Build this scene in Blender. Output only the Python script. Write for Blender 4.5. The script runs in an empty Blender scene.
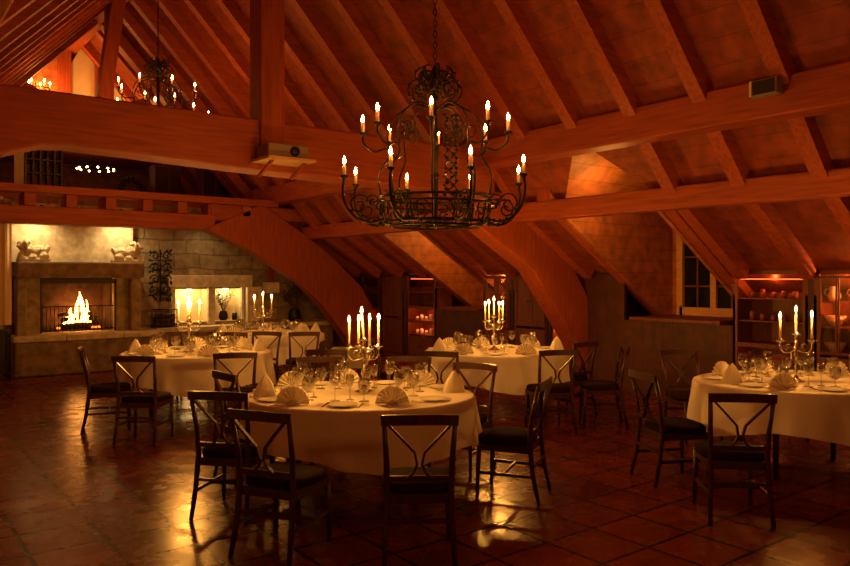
import bpy, math, random
from mathutils import Vector, Matrix
R = random.Random(7)
S = bpy.context.scene
COL = S.collection
PI = math.pi
# ------------------------------------------------------------------ camera, world, exposure
FPX, HOR, EYE = 740.0, 276.0, 1.65
DX, DY = 0.6096, 0.7927              # view direction on the floor plan
cam = bpy.data.cameras.new('camera'); camo = bpy.data.objects.new('camera', cam); COL.objects.link(camo)
camo.location = (0, 0, EYE); camo.rotation_euler = (PI/2, 0, -math.atan2(DX, DY))
cam.sensor_width = 36; cam.lens = FPX/850*36; cam.shift_y = -7/850; cam.clip_start = .05
S.camera = camo
S.view_settings.view_transform = 'Standard'; S.view_settings.look = 'None'
S.view_settings.exposure = 0.0; S.view_settings.gamma = 1.0
try: S.view_settings.use_curve_mapping = False
except Exception: pass
W = bpy.data.worlds.new('night'); S.world = W; W.use_nodes = True
W.node_tree.nodes['Background'].inputs[0].default_value = (.02, .025, .05, 1)
W.node_tree.nodes['Background'].inputs[1].default_value = .05
WARM = (1, .29, .045); FLAME = (1, .40, .06)
K_BULB, K_FLAME, K_FIRE = 320, 2150, 24

# ------------------------------------------------------------------ helpers
def F(lat, Z, h=0.0):                # floor-plan point from (metres right of the view axis, metres ahead)
    return (Z*DX + lat*DY, Z*DY - lat*DX, h)
def PY(px, py, Y):                   # point of the plane Y = const seen in direction (px, py)
    a = (px-425)/FPX; Z = Y/(DY-DX*a)
    return (Z*(DX+DY*a), Y, EYE-(py-HOR)/FPX*Z)
VA = math.atan2(DY*0+DX, DY)         # heading of the view
def head(lat, Z):                    # z rotation that makes local +Y point along (lat, Z)
    x = Z*DX + lat*DY; y = Z*DY - lat*DX
    return math.atan2(-x, y)

MATS = {}
def mat(name, col, rough=.6, metal=0., grain=None, bump=0., spec=.5, emit=None, est=0., coat=0., scale=(1, 1, 1), dark=.6, nscale=6.):
    if name in MATS: return MATS[name]
    m = bpy.data.materials.new(name); m.use_nodes = True; nt = m.node_tree; N = nt.nodes; L = nt.links
    b = N['Principled BSDF']
    b.inputs['Base Color'].default_value = (*col, 1); b.inputs['Roughness'].default_value = rough
    b.inputs['Metallic'].default_value = metal; b.inputs['Specular IOR Level'].default_value = spec
    b.inputs['Coat Weight'].default_value = coat
    if emit: b.inputs['Emission Color'].default_value = (*emit, 1); b.inputs['Emission Strength'].default_value = est
    if grain is not None:
        tc = N.new('ShaderNodeTexCoord'); mp = N.new('ShaderNodeMapping'); mp.inputs['Scale'].default_value = scale
        no = N.new('ShaderNodeTexNoise'); no.inputs['Scale'].default_value = nscale; no.inputs['Detail'].default_value = 6
        rp = N.new('ShaderNodeValToRGB'); rp.color_ramp.elements[0].position = .3; rp.color_ramp.elements[1].position = .7
        rp.color_ramp.elements[0].color = (*[c*dark for c in col], 1); rp.color_ramp.elements[1].color = (*[min(1, c*grain) for c in col], 1)
        L.new(tc.outputs['Object'], mp.inputs[0]); L.new(mp.outputs[0], no.inputs['Vector']); L.new(no.outputs['Fac'], rp.inputs[0])
        L.new(rp.outputs[0], b.inputs['Base Color'])
        if bump:
            bp = N.new('ShaderNodeBump'); bp.inputs['Strength'].default_value = bump; bp.inputs['Distance'].default_value = .02
            L.new(no.outputs['Fac'], bp.inputs['Height']); L.new(bp.outputs[0], b.inputs['Normal'])
    MATS[name] = m; return m

WOOD = (.37, .074, .018)
wood_x = mat('timber_grain_x', WOOD, .6, grain=1.2, bump=.25, scale=(.35, 5, 5), dark=.68)
wood_y = mat('timber_grain_y', WOOD, .6, grain=1.2, bump=.25, scale=(5, .35, 5), dark=.68)
wood_z = mat('timber_grain_z', WOOD, .6, grain=1.2, bump=.25, scale=(5, 5, .35), dark=.68)
pale_wood = mat('pale_pine', (.62, .34, .12), .55, grain=1.1, scale=(1, 1, 6), dark=.8)
cab_wood = mat('cabinet_wood', (.17, .038, .011), .5, grain=1.15, scale=(5, 5, .4), dark=.6)
chair_wood = mat('dark_varnished_wood', (.050, .013, .006), .36, grain=1.3, scale=(5, 5, .6), dark=.6)
seat_mat = mat('dark_seat_fabric', (.020, .006, .004), .9, spec=.12, grain=1.3, nscale=60, dark=.6)
iron = mat('black_iron', (.016, .010, .008), .42, metal=.6, grain=1.5, nscale=30)
silver = mat('silver', (.9, .86, .78), .18, metal=1.)
linen = mat('white_linen', (.80, .76, .68), .85, grain=1.03, nscale=80, dark=.95, bump=.05)
napkin_m = mat('napkin_linen', (.82, .77, .68), .8, grain=1.03, nscale=60, dark=.93)
def thin_cloth(m, w):
    nt = m.node_tree; N = nt.nodes; L = nt.links; b = N['Principled BSDF']; o = N['Material Output']
    t = N.new('ShaderNodeBsdfTranslucent'); mx = N.new('ShaderNodeMixShader'); mx.inputs[0].default_value = w; t.inputs[0].default_value = (.8, .72, .6, 1)
    L.new(b.outputs[0], mx.inputs[1]); L.new(t.outputs[0], mx.inputs[2]); L.new(mx.outputs[0], o.inputs[0])
thin_cloth(napkin_m, .35)
wax = mat('ivory_wax', (.88, .82, .66), .5)
thin_cloth(wax, .4)
MATS['ivory_wax'].node_tree.nodes['Principled BSDF'].inputs['Subsurface Weight'].default_value = .3
china = mat('white_china', (.8, .77, .7), .15)
stone_pale = mat('pale_carved_stone', (.62, .52, .36), .8, grain=1.15, bump=.5, nscale=9, dark=.65)
stone_mid = mat('pillar_stone', (.36, .27, .15), .8, grain=1.25, bump=.6, nscale=7, dark=.5)
stone_dark = mat('hearth_stone', (.24, .16, .09), .8, grain=1.25, bump=.6, nscale=7, dark=.5)
plaster = mat('cream_plaster', (.78, .66, .42), .9, grain=1.05, nscale=3, dark=.88)
soot = mat('sooty_brick', (.07, .032, .02), .9, grain=1.4, nscale=8, dark=.4, bump=.4)
log_m = mat('charred_log', (.06, .03, .018), .9, grain=2.0, nscale=14, dark=.3, bump=.6)
leaf_m = mat('dark_leaf', (.03, .035, .012), .6)
twig_m = mat('dry_twig', (.10, .045, .025), .8)
black_m = mat('black_plastic', (.015, .014, .013), .4)
grey_m = mat('grey_plastic', (.24, .20, .17), .45)
red_cloth = mat('red_ribbon', (.30, .04, .025), .8)
terracotta = mat('terracotta', (.35, .12, .05), .8)
night_glass = mat('night_glass', (.006, .007, .012), .06)
bulb_m = mat('lit_bulb', (1, .8, .5), .4, emit=WARM, est=K_BULB)
flame_m = mat('candle_flame', (1, .8, .5), .4, emit=FLAME, est=K_FLAME)
flame_s = mat('small_flame', (1, .8, .5), .4, emit=FLAME, est=K_FLAME*.5)
fire_m = mat('log_fire', (1, .7, .3), .4, emit=(1, .36, .06), est=K_FIRE)
ember_m = mat('ember', (.3, .05, .01), .8, emit=(1, .18, .02), est=3.)
tiny_m = mat('fairy_bulb', (1, .8, .6), .4, emit=(1, .55, .2), est=30)

def glass():
    m = bpy.data.materials.new('clear_glass'); m.use_nodes = True; nt = m.node_tree; N = nt.nodes; L = nt.links
    for n in list(N): N.remove(n)
    o = N.new('ShaderNodeOutputMaterial'); mx = N.new('ShaderNodeMixShader'); t = N.new('ShaderNodeBsdfTransparent'); g = N.new('ShaderNodeBsdfGlossy')
    lw = N.new('ShaderNodeLayerWeight'); lw.inputs[0].default_value = .35
    mm = N.new('ShaderNodeMath'); mm.operation = 'MULTIPLY_ADD'; mm.inputs[1].default_value = .8; mm.inputs[2].default_value = .10
    g.inputs['Roughness'].default_value = .05; t.inputs[0].default_value = (.93, .92, .9, 1)
    L.new(lw.outputs['Facing'], mm.inputs[0]); L.new(mm.outputs[0], mx.inputs[0]); L.new(t.outputs[0], mx.inputs[1]); L.new(g.outputs[0], mx.inputs[2]); L.new(mx.outputs[0], o.inputs[0])
    return m
glass_m = glass()

def floor_mat():
    m = bpy.data.materials.new('terracotta_tiles'); m.use_nodes = True; nt = m.node_tree; N = nt.nodes; L = nt.links; b = N['Principled BSDF']; b.inputs['Specular IOR Level'].default_value = .32; b.inputs['Specular Tint'].default_value = (1, .5, .25, 1); b.inputs['IOR'].default_value = 1.42
    tc = N.new('ShaderNodeTexCoord'); mp = N.new('ShaderNodeMapping'); mp.inputs['Location'].default_value = (-1.24+.43*20, -4.89+.43*20, 0)
    br = N.new('ShaderNodeTexBrick'); br.offset = 0; br.squash = 1; br.inputs['Scale'].default_value = 1
    br.inputs['Brick Width'].default_value = .43; br.inputs['Row Height'].default_value = .43; br.inputs['Mortar Size'].default_value = .013
    br.inputs['Mortar Smooth'].default_value = .3; br.inputs['Bias'].default_value = 0
    br.inputs['Color1'].default_value = (.23, .038, .015, 1); br.inputs['Color2'].default_value = (.15, .025, .011, 1); br.inputs['Mortar'].default_value = (.012, .006, .004, 1)
    no = N.new('ShaderNodeTexNoise'); no.inputs['Scale'].default_value = 5; no.inputs['Detail'].default_value = 5
    mx = N.new('ShaderNodeMix'); mx.data_type = 'RGBA'; mx.blend_type = 'MULTIPLY'; mx.inputs[0].default_value = .35
    mr = N.new('ShaderNodeMapRange'); mr.inputs[1].default_value = .3; mr.inputs[2].default_value = .7; mr.inputs[3].default_value = .2; mr.inputs[4].default_value = .33
    ad = N.new('ShaderNodeMath'); ad.operation = 'MULTIPLY_ADD'; ad.inputs[1].default_value = -1.; bp = N.new('ShaderNodeBump'); bp.inputs['Distance'].default_value = .006; bp.inputs['Strength'].default_value = .9
    n2 = N.new('ShaderNodeMath'); n2.operation = 'MULTIPLY'; n2.inputs[1].default_value = .12
    L.new(tc.outputs['Object'], mp.inputs[0]); L.new(mp.outputs[0], br.inputs['Vector']); L.new(mp.outputs[0], no.inputs['Vector'])
    L.new(br.outputs['Color'], mx.inputs[6]); L.new(no.outputs['Fac'], mx.inputs[7]); L.new(mx.outputs[2], b.inputs['Base Color'])
    L.new(no.outputs['Fac'], mr.inputs[0]); L.new(mr.outputs[0], b.inputs['Roughness'])
    L.new(no.outputs['Fac'], n2.inputs[0]); L.new(br.outputs['Fac'], ad.inputs[0]); L.new(n2.outputs[0], ad.inputs[2])
    L.new(ad.outputs[0], bp.inputs['Height']); L.new(bp.outputs[0], b.inputs['Normal'])
    return m
def blocks_mat(name, c1, c2, mortar, w, h, warp, rough=.85, off=.5, axes='xz', msize=.012, bump=.9):
    m = bpy.data.materials.new(name); m.use_nodes = True; nt = m.node_tree; N = nt.nodes; L = nt.links; b = N['Principled BSDF']
    tc = N.new('ShaderNodeTexCoord'); sp = N.new('ShaderNodeSeparateXYZ'); cb = N.new('ShaderNodeCombineXYZ')
    L.new(tc.outputs['Object'], sp.inputs[0])
    L.new(sp.outputs['XYZ'.index(axes[0].upper())], cb.inputs[0]); L.new(sp.outputs['XYZ'.index(axes[1].upper())], cb.inputs[1])
    no = N.new('ShaderNodeTexNoise'); no.inputs['Scale'].default_value = 1.6; no.inputs['Detail'].default_value = 3
    vm = N.new('ShaderNodeVectorMath'); vm.operation = 'MULTIPLY_ADD'; vm.inputs[1].default_value = (warp, warp, warp)
    br = N.new('ShaderNodeTexBrick'); br.offset = off; br.inputs['Scale'].default_value = 1; br.inputs['Brick Width'].default_value = w; br.inputs['Row Height'].default_value = h
    br.inputs['Mortar Size'].default_value = msize; br.inputs['Mortar Smooth'].default_value = .5
    br.inputs['Color1'].default_value = (*c1, 1); br.inputs['Color2'].default_value = (*c2, 1); br.inputs['Mortar'].default_value = (*mortar, 1)
    n2 = N.new('ShaderNodeTexNoise'); n2.inputs['Scale'].default_value = 7; n2.inputs['Detail'].default_value = 8
    rp = N.new('ShaderNodeMapRange'); rp.inputs[1].default_value = .3; rp.inputs[2].default_value = .7; rp.inputs[3].default_value = .55; rp.inputs[4].default_value = 1.1
    mx = N.new('ShaderNodeVectorMath'); mx.operation = 'SCALE'
    ad = N.new('ShaderNodeMath'); ad.operation = 'MULTIPLY_ADD'; ad.inputs[1].default_value = -1.
    bp = N.new('ShaderNodeBump'); bp.inputs['Distance'].default_value = .03; bp.inputs['Strength'].default_value = bump
    L.new(cb.outputs[0], no.inputs['Vector']); L.new(no.outputs['Color'], vm.inputs[0]); L.new(cb.outputs[0], vm.inputs[2]); L.new(vm.outputs[0], br.inputs['Vector'])
    L.new(tc.outputs['Object'], n2.inputs['Vector']); L.new(n2.outputs['Fac'], rp.inputs[0]); L.new(br.outputs['Color'], mx.inputs[0]); L.new(rp.outputs[0], mx.inputs['Scale'])
    L.new(mx.outputs[0], b.inputs['Base Color']); L.new(br.outputs['Fac'], ad.inputs[0]); L.new(n2.outputs['Fac'], ad.inputs[2]); L.new(ad.outputs[0], bp.inputs['Height']); L.new(bp.outputs[0], b.inputs['Normal'])
    b.inputs['Roughness'].default_value = rough
    return m
stone_wall_m = blocks_mat('rubble_stone', (.40, .29, .16), (.26, .19, .12), (.20, .15, .10), .55, .27, .18)
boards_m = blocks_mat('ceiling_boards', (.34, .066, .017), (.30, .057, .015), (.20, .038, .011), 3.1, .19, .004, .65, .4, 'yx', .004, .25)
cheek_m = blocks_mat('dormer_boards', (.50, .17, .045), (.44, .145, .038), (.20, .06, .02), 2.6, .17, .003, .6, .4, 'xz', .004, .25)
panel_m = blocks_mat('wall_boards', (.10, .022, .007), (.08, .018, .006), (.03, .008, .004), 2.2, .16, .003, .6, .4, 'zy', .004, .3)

class MB:
    def __init__(s): s.v = []; s.f = []; s.sm = []
    def add(s, vs, fs, smooth=False):
        o = len(s.v); s.v += [tuple(x) for x in vs]; s.f += [tuple(i+o for i in f) for f in fs]; s.sm += [smooth]*len(fs); return s
    def box(s, a, b, M=None):
        (x0, y0, z0), (x1, y1, z1) = a, b
        vs = [(x0, y0, z0), (x1, y0, z0), (x1, y1, z0), (x0, y1, z0), (x0, y0, z1), (x1, y0, z1), (x1, y1, z1), (x0, y1, z1)]
        if M is not None: vs = [M @ Vector(v) for v in vs]
        return s.add(vs, [(0, 3, 2, 1), (4, 5, 6, 7), (0, 1, 5, 4), (1, 2, 6, 5), (2, 3, 7, 6), (3, 0, 4, 7)])
    def bar(s, p, q, w, h, up=(0, 0, 1)):      # rectangular bar from p to q
        p, q = Vector(p), Vector(q); d = (q-p).normalized(); u = Vector(up); sd = d.cross(u).normalized(); u = sd.cross(d)
        vs = []
        for c in (p, q):
            for a, b in ((-1, -1), (1, -1), (1, 1), (-1, 1)): vs.append(c + sd*(a*w/2) + u*(b*h/2))
        return s.add(vs, [(3, 2, 1, 0), (4, 5, 6, 7), (0, 1, 5, 4), (1, 2, 6, 5), (2, 3, 7, 6), (3, 0, 4, 7)])
    def prism(s, pts, axis, a, b):             # polygon pts in the other two axes, extruded a..b
        def P(p, t): return {'x': (t, p[0], p[1]), 'y': (p[0], t, p[1]), 'z': (p[0], p[1], t)}[axis]
        n = len(pts); vs = [P(p, a) for p in pts] + [P(p, b) for p in pts]
        return s.add(vs, [tuple(range(n)), tuple(range(2*n-1, n-1, -1))] + [(i, (i+1) % n+0, (i+1) % n+n, i+n) for i in range(n)])
    def curve(s, pts, r, n=7, k=4):          # smooth tube through the points
        P = [Vector(p) for p in pts]; P = [P[0]*2-P[1]]+P+[P[-1]*2-P[-2]]; out = []
        for i in range(1, len(P)-2):
            a, b, c, d = P[i-1:i+3]
            for j in range(k):
                t = j/k; out.append(.5*((2*b)+(c-a)*t+(2*a-5*b+4*c-d)*t*t+(3*b-a-3*c+d)*t**3))
        out.append(P[-2]); return s.tube(out, r, n)
    def tube(s, pts, r, n=8, caps=True):
        pts = [Vector(p) for p in pts]; rs = r if isinstance(r, (list, tuple)) else [r]*len(pts)
        t0 = (pts[1]-pts[0]).normalized(); ref = Vector((0, 0, 1)) if abs(t0.z) < .9 else Vector((1, 0, 0))
        u = t0.cross(ref).normalized(); vs = []
        for i, p in enumerate(pts):
            t = (pts[min(i+1, len(pts)-1)]-pts[max(i-1, 0)]).normalized()
            u = (u - t*u.dot(t)); u = u.normalized() if u.length > 1e-6 else t.orthogonal().normalized(); w = t.cross(u)
            for k in range(n):
                a = 2*PI*k/n; vs.append(p + (u*math.cos(a)+w*math.sin(a))*rs[i])
        fs = [(i*n+k, i*n+(k+1) % n, (i+1)*n+(k+1) % n, (i+1)*n+k) for i in range(len(pts)-1) for k in range(n)]
        if caps: fs += [tuple(range(n-1, -1, -1)), tuple(range((len(pts)-1)*n, len(pts)*n))]
        return s.add(vs, fs, True)
    def lathe(s, prof, c=(0, 0, 0), n=16):     # prof: (radius, z)
        vs = [(c[0]+r*math.cos(2*PI*k/n), c[1]+r*math.sin(2*PI*k/n), c[2]+z) for r, z in prof for k in range(n)]
        fs = [(i*n+k, i*n+(k+1) % n, (i+1)*n+(k+1) % n, (i+1)*n+k) for i in range(len(prof)-1) for k in range(n)]
        return s.add(vs, fs, True)
    def ball(s, c, r, n=8, m=6, sc=(1, 1, 1)):
        vs = []
        for i in range(m+1):
            th = PI*i/m; rr = max(math.sin(th), .001)
            for k in range(n): vs.append((c[0]+r*sc[0]*rr*math.cos(2*PI*k/n), c[1]+r*sc[1]*rr*math.sin(2*PI*k/n), c[2]-r*sc[2]*math.cos(th)))
        return s.add(vs, [(i*n+k, i*n+(k+1) % n, (i+1)*n+(k+1) % n, (i+1)*n+k) for i in range(m) for k in range(n)], True)
    def build(s, name, m, parent=None, loc=None, rz=0., bevel=0.):
        me = bpy.data.meshes.new(name); me.from_pydata(s.v, [], s.f); me.update()
        for p, q in zip(me.polygons, s.sm): p.use_smooth = q
        import bmesh
        b = bmesh.new(); b.from_mesh(me); bmesh.ops.recalc_face_normals(b, faces=b.faces); b.to_mesh(me); b.free()
        me.materials.append(m); o = bpy.data.objects.new(name, me); COL.objects.link(o)
        if parent: o.parent = parent
        if loc: o.location = loc
        if rz: o.rotation_euler.z = rz
        if bevel:
            bv = o.modifiers.new('bevel', 'BEVEL'); bv.width = bevel; bv.segments = 2; bv.limit_method = 'ANGLE'
        return o
USED = set()
def tag(o, label, cat, group=None, kind=None):
    n = len(label.split())
    if not 4 <= n <= 16: print('LABEL LENGTH', n, label)
    if label in USED and not group: print('DUP LABEL', label)
    USED.add(label)
    o['label'] = label; o['category'] = cat
    if group: o['group'] = group
    elif 'group' in o: del o['group']
    if kind: o['kind'] = kind
    return o
def thing(name, loc, rz=0.):
    o = bpy.data.objects.new(name, None); COL.objects.link(o); o.location = loc; o.rotation_euler.z = rz; o.empty_display_size = .1; return o
KIDS = {}
def tree(o):
    if o not in KIDS: KIDS[o] = [c for c in bpy.data.objects if c.parent == o]
    return KIDS[o]
def dup(o, loc=None, rz=None, parent=None):
    c = o.copy(); COL.objects.link(c)
    if parent: c.parent = parent
    if loc is not None: c.location = loc
    if rz is not None: c.rotation_euler.z = rz
    for k in tree(o): dup(k, parent=c)
    return c
def light(name, loc, col, power, kind='POINT', size=.05, target=None, spot=1.2, blend=.6, parent=None):
    l = bpy.data.lights.new(name, kind); l.energy = power; l.color = col
    if kind == 'AREA': l.size = size
    else: l.shadow_soft_size = size
    if kind == 'SPOT': l.spot_size = spot; l.spot_blend = blend
    o = bpy.data.objects.new(name, l); COL.objects.link(o); o.location = loc
    if target: o.rotation_euler = (Vector(target)-Vector(loc)).to_track_quat('-Z', 'Y').to_euler()
    return o

# ------------------------------------------------------------------ measures of the place
RX, RZ_, TANR = 3.58, 6.70, 1.065        # ridge
P2X, P2H = 7.40, 2.64                    # kink of the roof
TANL = .635                              # lower slope
KX, EX = 8.80, 9.80                      # front of built-in cabinets, outer wall
YB, YF, YG = 14.30, -2.5, 19.2           # stone wall, wall behind camera, far gable
LX = RX-(KX-RX)                          # left knee wall (-1.64)
def roof(X):
    x = abs(X-RX)
    return RZ_-TANR*x if x <= P2X-RX else P2H-TANL*(x-(P2X-RX))
D = [(5.20, 6.60), (9.85, 10.9)]         # dormers (near cheek, far cheek)
DRH = 3.28                               # dormer ridge height

def struct(o, label, cat, group=None): return tag(o, label, cat, group, 'structure')
# floor
struct(MB().box((LX-1, YF, -.2), (EX+.2, YB+.6, 0)).build('floor', floor_mat()), 'square terracotta tiled floor with dark grout lines', 'floor')
# back stone wall with two niche holes and firebox hole (built as pieces in one mesh)
NZ0, NZ1 = .74, 1.41; NX = [(4.86, 5.54), (5.66, 6.24)]
def wall_with_holes(m, x0, x1, z0, z1, y0, y1, holes):
    xs = sorted({x0, x1, *[h[0] for h in holes], *[h[1] for h in holes]}); zs = sorted({z0, z1, *[h[2] for h in holes], *[h[3] for h in holes]})
    for a, b in zip(xs, xs[1:]):
        for c, d in zip(zs, zs[1:]):
            if any(h[0]-1e-4 <= a and b <= h[1]+1e-4 and h[2]-1e-4 <= c and d <= h[3]+1e-4 for h in holes): continue
            m.box((a, y0, c), (b, y1, d))
FB = (2.48, 3.72, .68, 1.60)
m = MB(); wall_with_holes(m, 1.98, EX, 0, 3.0, YB, YB+.55, [(a, b, NZ0, NZ1) for a, b in NX] + [FB])
struct(m.build('wall_back', stone_wall_m), 'rubble stone end wall with fireplace and two lit niches', 'wall')
m = MB().box((LX-1, YB, 0), (1.98, YB+.3, 3.0)); struct(m.build('wall_back', plaster), 'pale plaster wall at the far left of the fireplace', 'wall')
m = MB().box((LX-.25, YF, 0), (LX-.05, YB, 1.75)); struct(m.build('wall_left', plaster), 'low left wall under the roof slope, outside the view', 'wall')
m = MB().prism([(LX-1, 0), (EX+.2, 0), (EX+.2, roof(EX)), (P2X, P2H+.1), (RX, RZ_+.1), (2*RX-P2X, P2H+.1), (LX-1, 1)], 'y', YF-.2, YF)
struct(m.build('wall_front', panel_m), 'wooden wall behind the viewer', 'wall')
# outer right wall with dormer window holes : plane X=EX
SILL = 1.07
m = MB(); zt = roof(EX)
m.box((EX, YF, 0), (EX+.15, D[0][0], zt)); m.box((EX, D[0][1], 0), (EX+.15, D[1][0], zt)); m.box((EX, D[1][1], 0), (EX+.15, YB+.5, zt))
for a, b in D: m.box((EX, a, 0), (EX+.15, b, SILL))
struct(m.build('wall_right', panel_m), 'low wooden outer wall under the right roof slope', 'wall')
# ceilings
def slope_quad(x0, x1, y0, y1, t=.08):
    m = MB(); m.add([(x0, y0, roof(x0)), (x1, y0, roof(x1)), (x1, y1, roof(x1)), (x0, y1, roof(x0)),
                     (x0, y0, roof(x0)+t*1.4), (x1, y0, roof(x1)+t*1.4), (x1, y1, roof(x1)+t*1.4), (x0, y1, roof(x0)+t*1.4)],
                    [(0, 3, 2, 1), (4, 5, 6, 7), (0, 1, 5, 4), (1, 2, 6, 5), (2, 3, 7, 6), (3, 0, 4, 7)]); return m
m = MB()
def addq(x0, x1, y0, y1):
    q = slope_quad(x0, x1, y0, y1); m.add(q.v, q.f)
VX = RX+(RZ_-DRH)/TANR                    # where a dormer ridge meets the main slope
addq(RX, VX, YF, YG); ys = [YF, D[0][0], D[0][1], D[1][0], D[1][1], YG]
for i in (0, 2, 4): addq(VX, P2X, ys[i], ys[i+1]); addq(P2X, EX+.1, ys[i], min(ys[i+1], YB+.5))
for a, b in D:                            # triangles between roof and valleys
    c = (a+b)/2; h0 = roof(VX); h1 = roof(P2X)
    for e in (a, b): m.add([(VX, e, h0), (VX, c, h0), (P2X, e, h1), (VX, e, h0+.1), (VX, c, h0+.1), (P2X, e, h1+.1)], [(0, 1, 2), (3, 5, 4), (0, 3, 4, 1), (1, 4, 5, 2), (2, 5, 3, 0)])
struct(m.build('ceiling', boards_m), 'boarded right slope of the open timber roof', 'ceiling')
m = MB()
addq(2*RX-P2X, RX, YF, YG); addq(LX-.2, 2*RX-P2X, YF, YB+.5)
struct(m.build('ceiling', boards_m), 'boarded left slope of the open timber roof', 'ceiling')
# dormers: cheeks, little gabled ceilings, window walls
for i, (a, b) in enumerate(D):
    c = (a+b)/2; wh = ['near', 'far'][i]
    for e, s_, nm in ((b, 1, 'far'), (a, -1, 'near')):
        y0, y1 = (e-.005, e+.05) if s_ > 0 else (e-.05, e+.005)
        m = MB().prism([(P2X-.02, P2H), (EX, P2H), (EX, roof(EX)-.21), (P2X-.02, P2H-.21)], 'y', y0, y1)
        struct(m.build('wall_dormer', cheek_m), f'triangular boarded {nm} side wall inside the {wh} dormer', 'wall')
    m = MB()
    for e in (a, b):
        m.add([(VX, c, DRH), (P2X, e, P2H), (EX, e, P2H), (EX, c, DRH), (VX, c, DRH+.08), (P2X, e, P2H+.08), (EX, e, P2H+.08), (EX, c, DRH+.08)],
              [(0, 1, 2, 3), (4, 7, 6, 5), (0, 4, 5, 1), (1, 5, 6, 2), (2, 6, 7, 3), (3, 7, 4, 0)])
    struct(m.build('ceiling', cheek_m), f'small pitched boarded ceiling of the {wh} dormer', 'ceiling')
    m = MB().prism([(a, SILL), (a, P2H), (c, DRH), (b, P2H), (b, SILL), (b-.16, SILL), (b-.16, 2.36), (a+.16, 2.36), (a+.16, SILL)], 'x', EX, EX+.12)
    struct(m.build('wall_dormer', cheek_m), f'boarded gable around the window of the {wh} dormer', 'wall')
    w = thing(f'window_{i+1}', (EX, c, SILL)); hw = (b-a)/2-.16; hh = 2.36-SILL
    m = MB()
    for s_ in (-1, 1): m.box((-.06, s_*hw-.05, 0), (.05, s_*hw+.05, hh)); m.box((-.05, s_*.0-.045, .09), (.04, s_*.0+.045, hh-.05)) if s_ > 0 else 0
    m.box((-.06, -hw, 0), (.05, hw, .12)); m.box((-.06, -hw, hh-.08), (.05, hw, hh))
    m.build('window_frame', pale_wood, w)
    for s_ in (-1, 1):
        g = MB().box((.0, min(0, s_*hw), .1), (.012, max(0, s_*hw), hh-.06)).build('pane', night_glass, w)
        g2 = MB().box((-.015, s_*hw/2-.012, .1), (.0, s_*hw/2+.012, hh-.06)); 
        for q in (1/3, 2/3): g2.box((-.015, min(0, s_*hw), hh*q-.012), (.0, max(0, s_*hw), hh*q+.012))
        g2.build('glazing_bar', cab_wood, w)
    struct(w, f'small paned dormer window with dark night glass, {wh} dormer', 'window')
    m = MB().box((KX-.05, a, SILL-.05), (EX, b, SILL)); struct(m.build('window_sill', cab_wood, bevel=.006), f'deep wooden sill below the {wh} dormer window', 'sill')

# ------------------------------------------------------------------ timbers
# rafters
ry = [3.27+.81*k-.81*7 for k in range(22)]
ry = [y for y in ry if YF+.1 < y < YB]
rw, rd = .15, .17
def rafter(side, y, x0, x1, name='rafter'):
    n = MB(); pts = []
    h0, h1 = roof(x0), roof(x1); L = math.hypot(x1-x0, h1-h0); nx, nz = (h1-h0)/L, -(x1-x0)/L
    if nz > 0: nx, nz = -nx, -nz
    n.prism([(x0, h0-.003), (x1, h1-.003), (x1+nx*rd, h1+nz*rd), (x0+nx*rd, h0+nz*rd)], 'y', y-rw/2, y+rw/2)
    return n.build(name, wood_x)
for y in ry:
    inD = any(a-.1 < y < b+.1 for a, b in D)
    struct(rafter(1, y, RX+.12, (VX if inD else P2X-.02)), 'long rafter on the steep right roof slope above the purlins', 'rafter', 'upper rafters of the right roof slope')
    if not inD: struct(rafter(1, y, P2X+.1, KX-.01), 'short rafter on the shallow lower right slope above the cabinets', 'rafter', 'lower rafters of the right roof slope')
    struct(rafter(-1, y, RX-.12, 2*RX-P2X), 'long rafter on the steep left roof slope', 'rafter', 'rafters of the left roof slope')
for a, b in D:
    for e in (a-.07, b+.07+.06): pass
for i, (a, b) in enumerate(D):
    for e, nm in ((a-.13, 'near'), (b+.13, 'far')):
        struct(rafter(1, e, P2X+.1, EX-.02), f'trimmer rafter beside the {nm} edge of the {["near","far"][i]} dormer', 'rafter')
for k in range(4):
    y = YB+.9+k*1.1
    for s_ in (1, -1):
        struct(rafter(s_, y, RX+s_*.12, RX+s_*3.4), f'lit rafter of the upper gallery roof on its {"right" if s_ > 0 else "left"} slope', 'rafter', f'gallery rafters {"right" if s_ > 0 else "left"}')
struct(MB().box((RX-.12, YF, RZ_-.34), (RX+.12, YG, RZ_-.02)).build('ridge_beam', wood_y), 'ridge beam running along the top of the roof', 'beam')
# purlins (upper, lower)
struct(MB().box((6.50, YF, 3.08), (6.80, YB, 3.43)).build('purlin', wood_y, bevel=.02), 'heavy upper purlin along the right slope with a small speaker', 'beam')
struct(MB().box((7.22, YF, 2.40), (7.44, YB, 2.65)).build('purlin', wood_y, bevel=.015), 'lower purlin along the right slope in front of the dormers', 'beam')
struct(MB().box((.36, YF, 3.08), (.66, YB, 3.43)).build('purlin', wood_y, bevel=.02), 'purlin along the left roof slope', 'beam')
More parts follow.
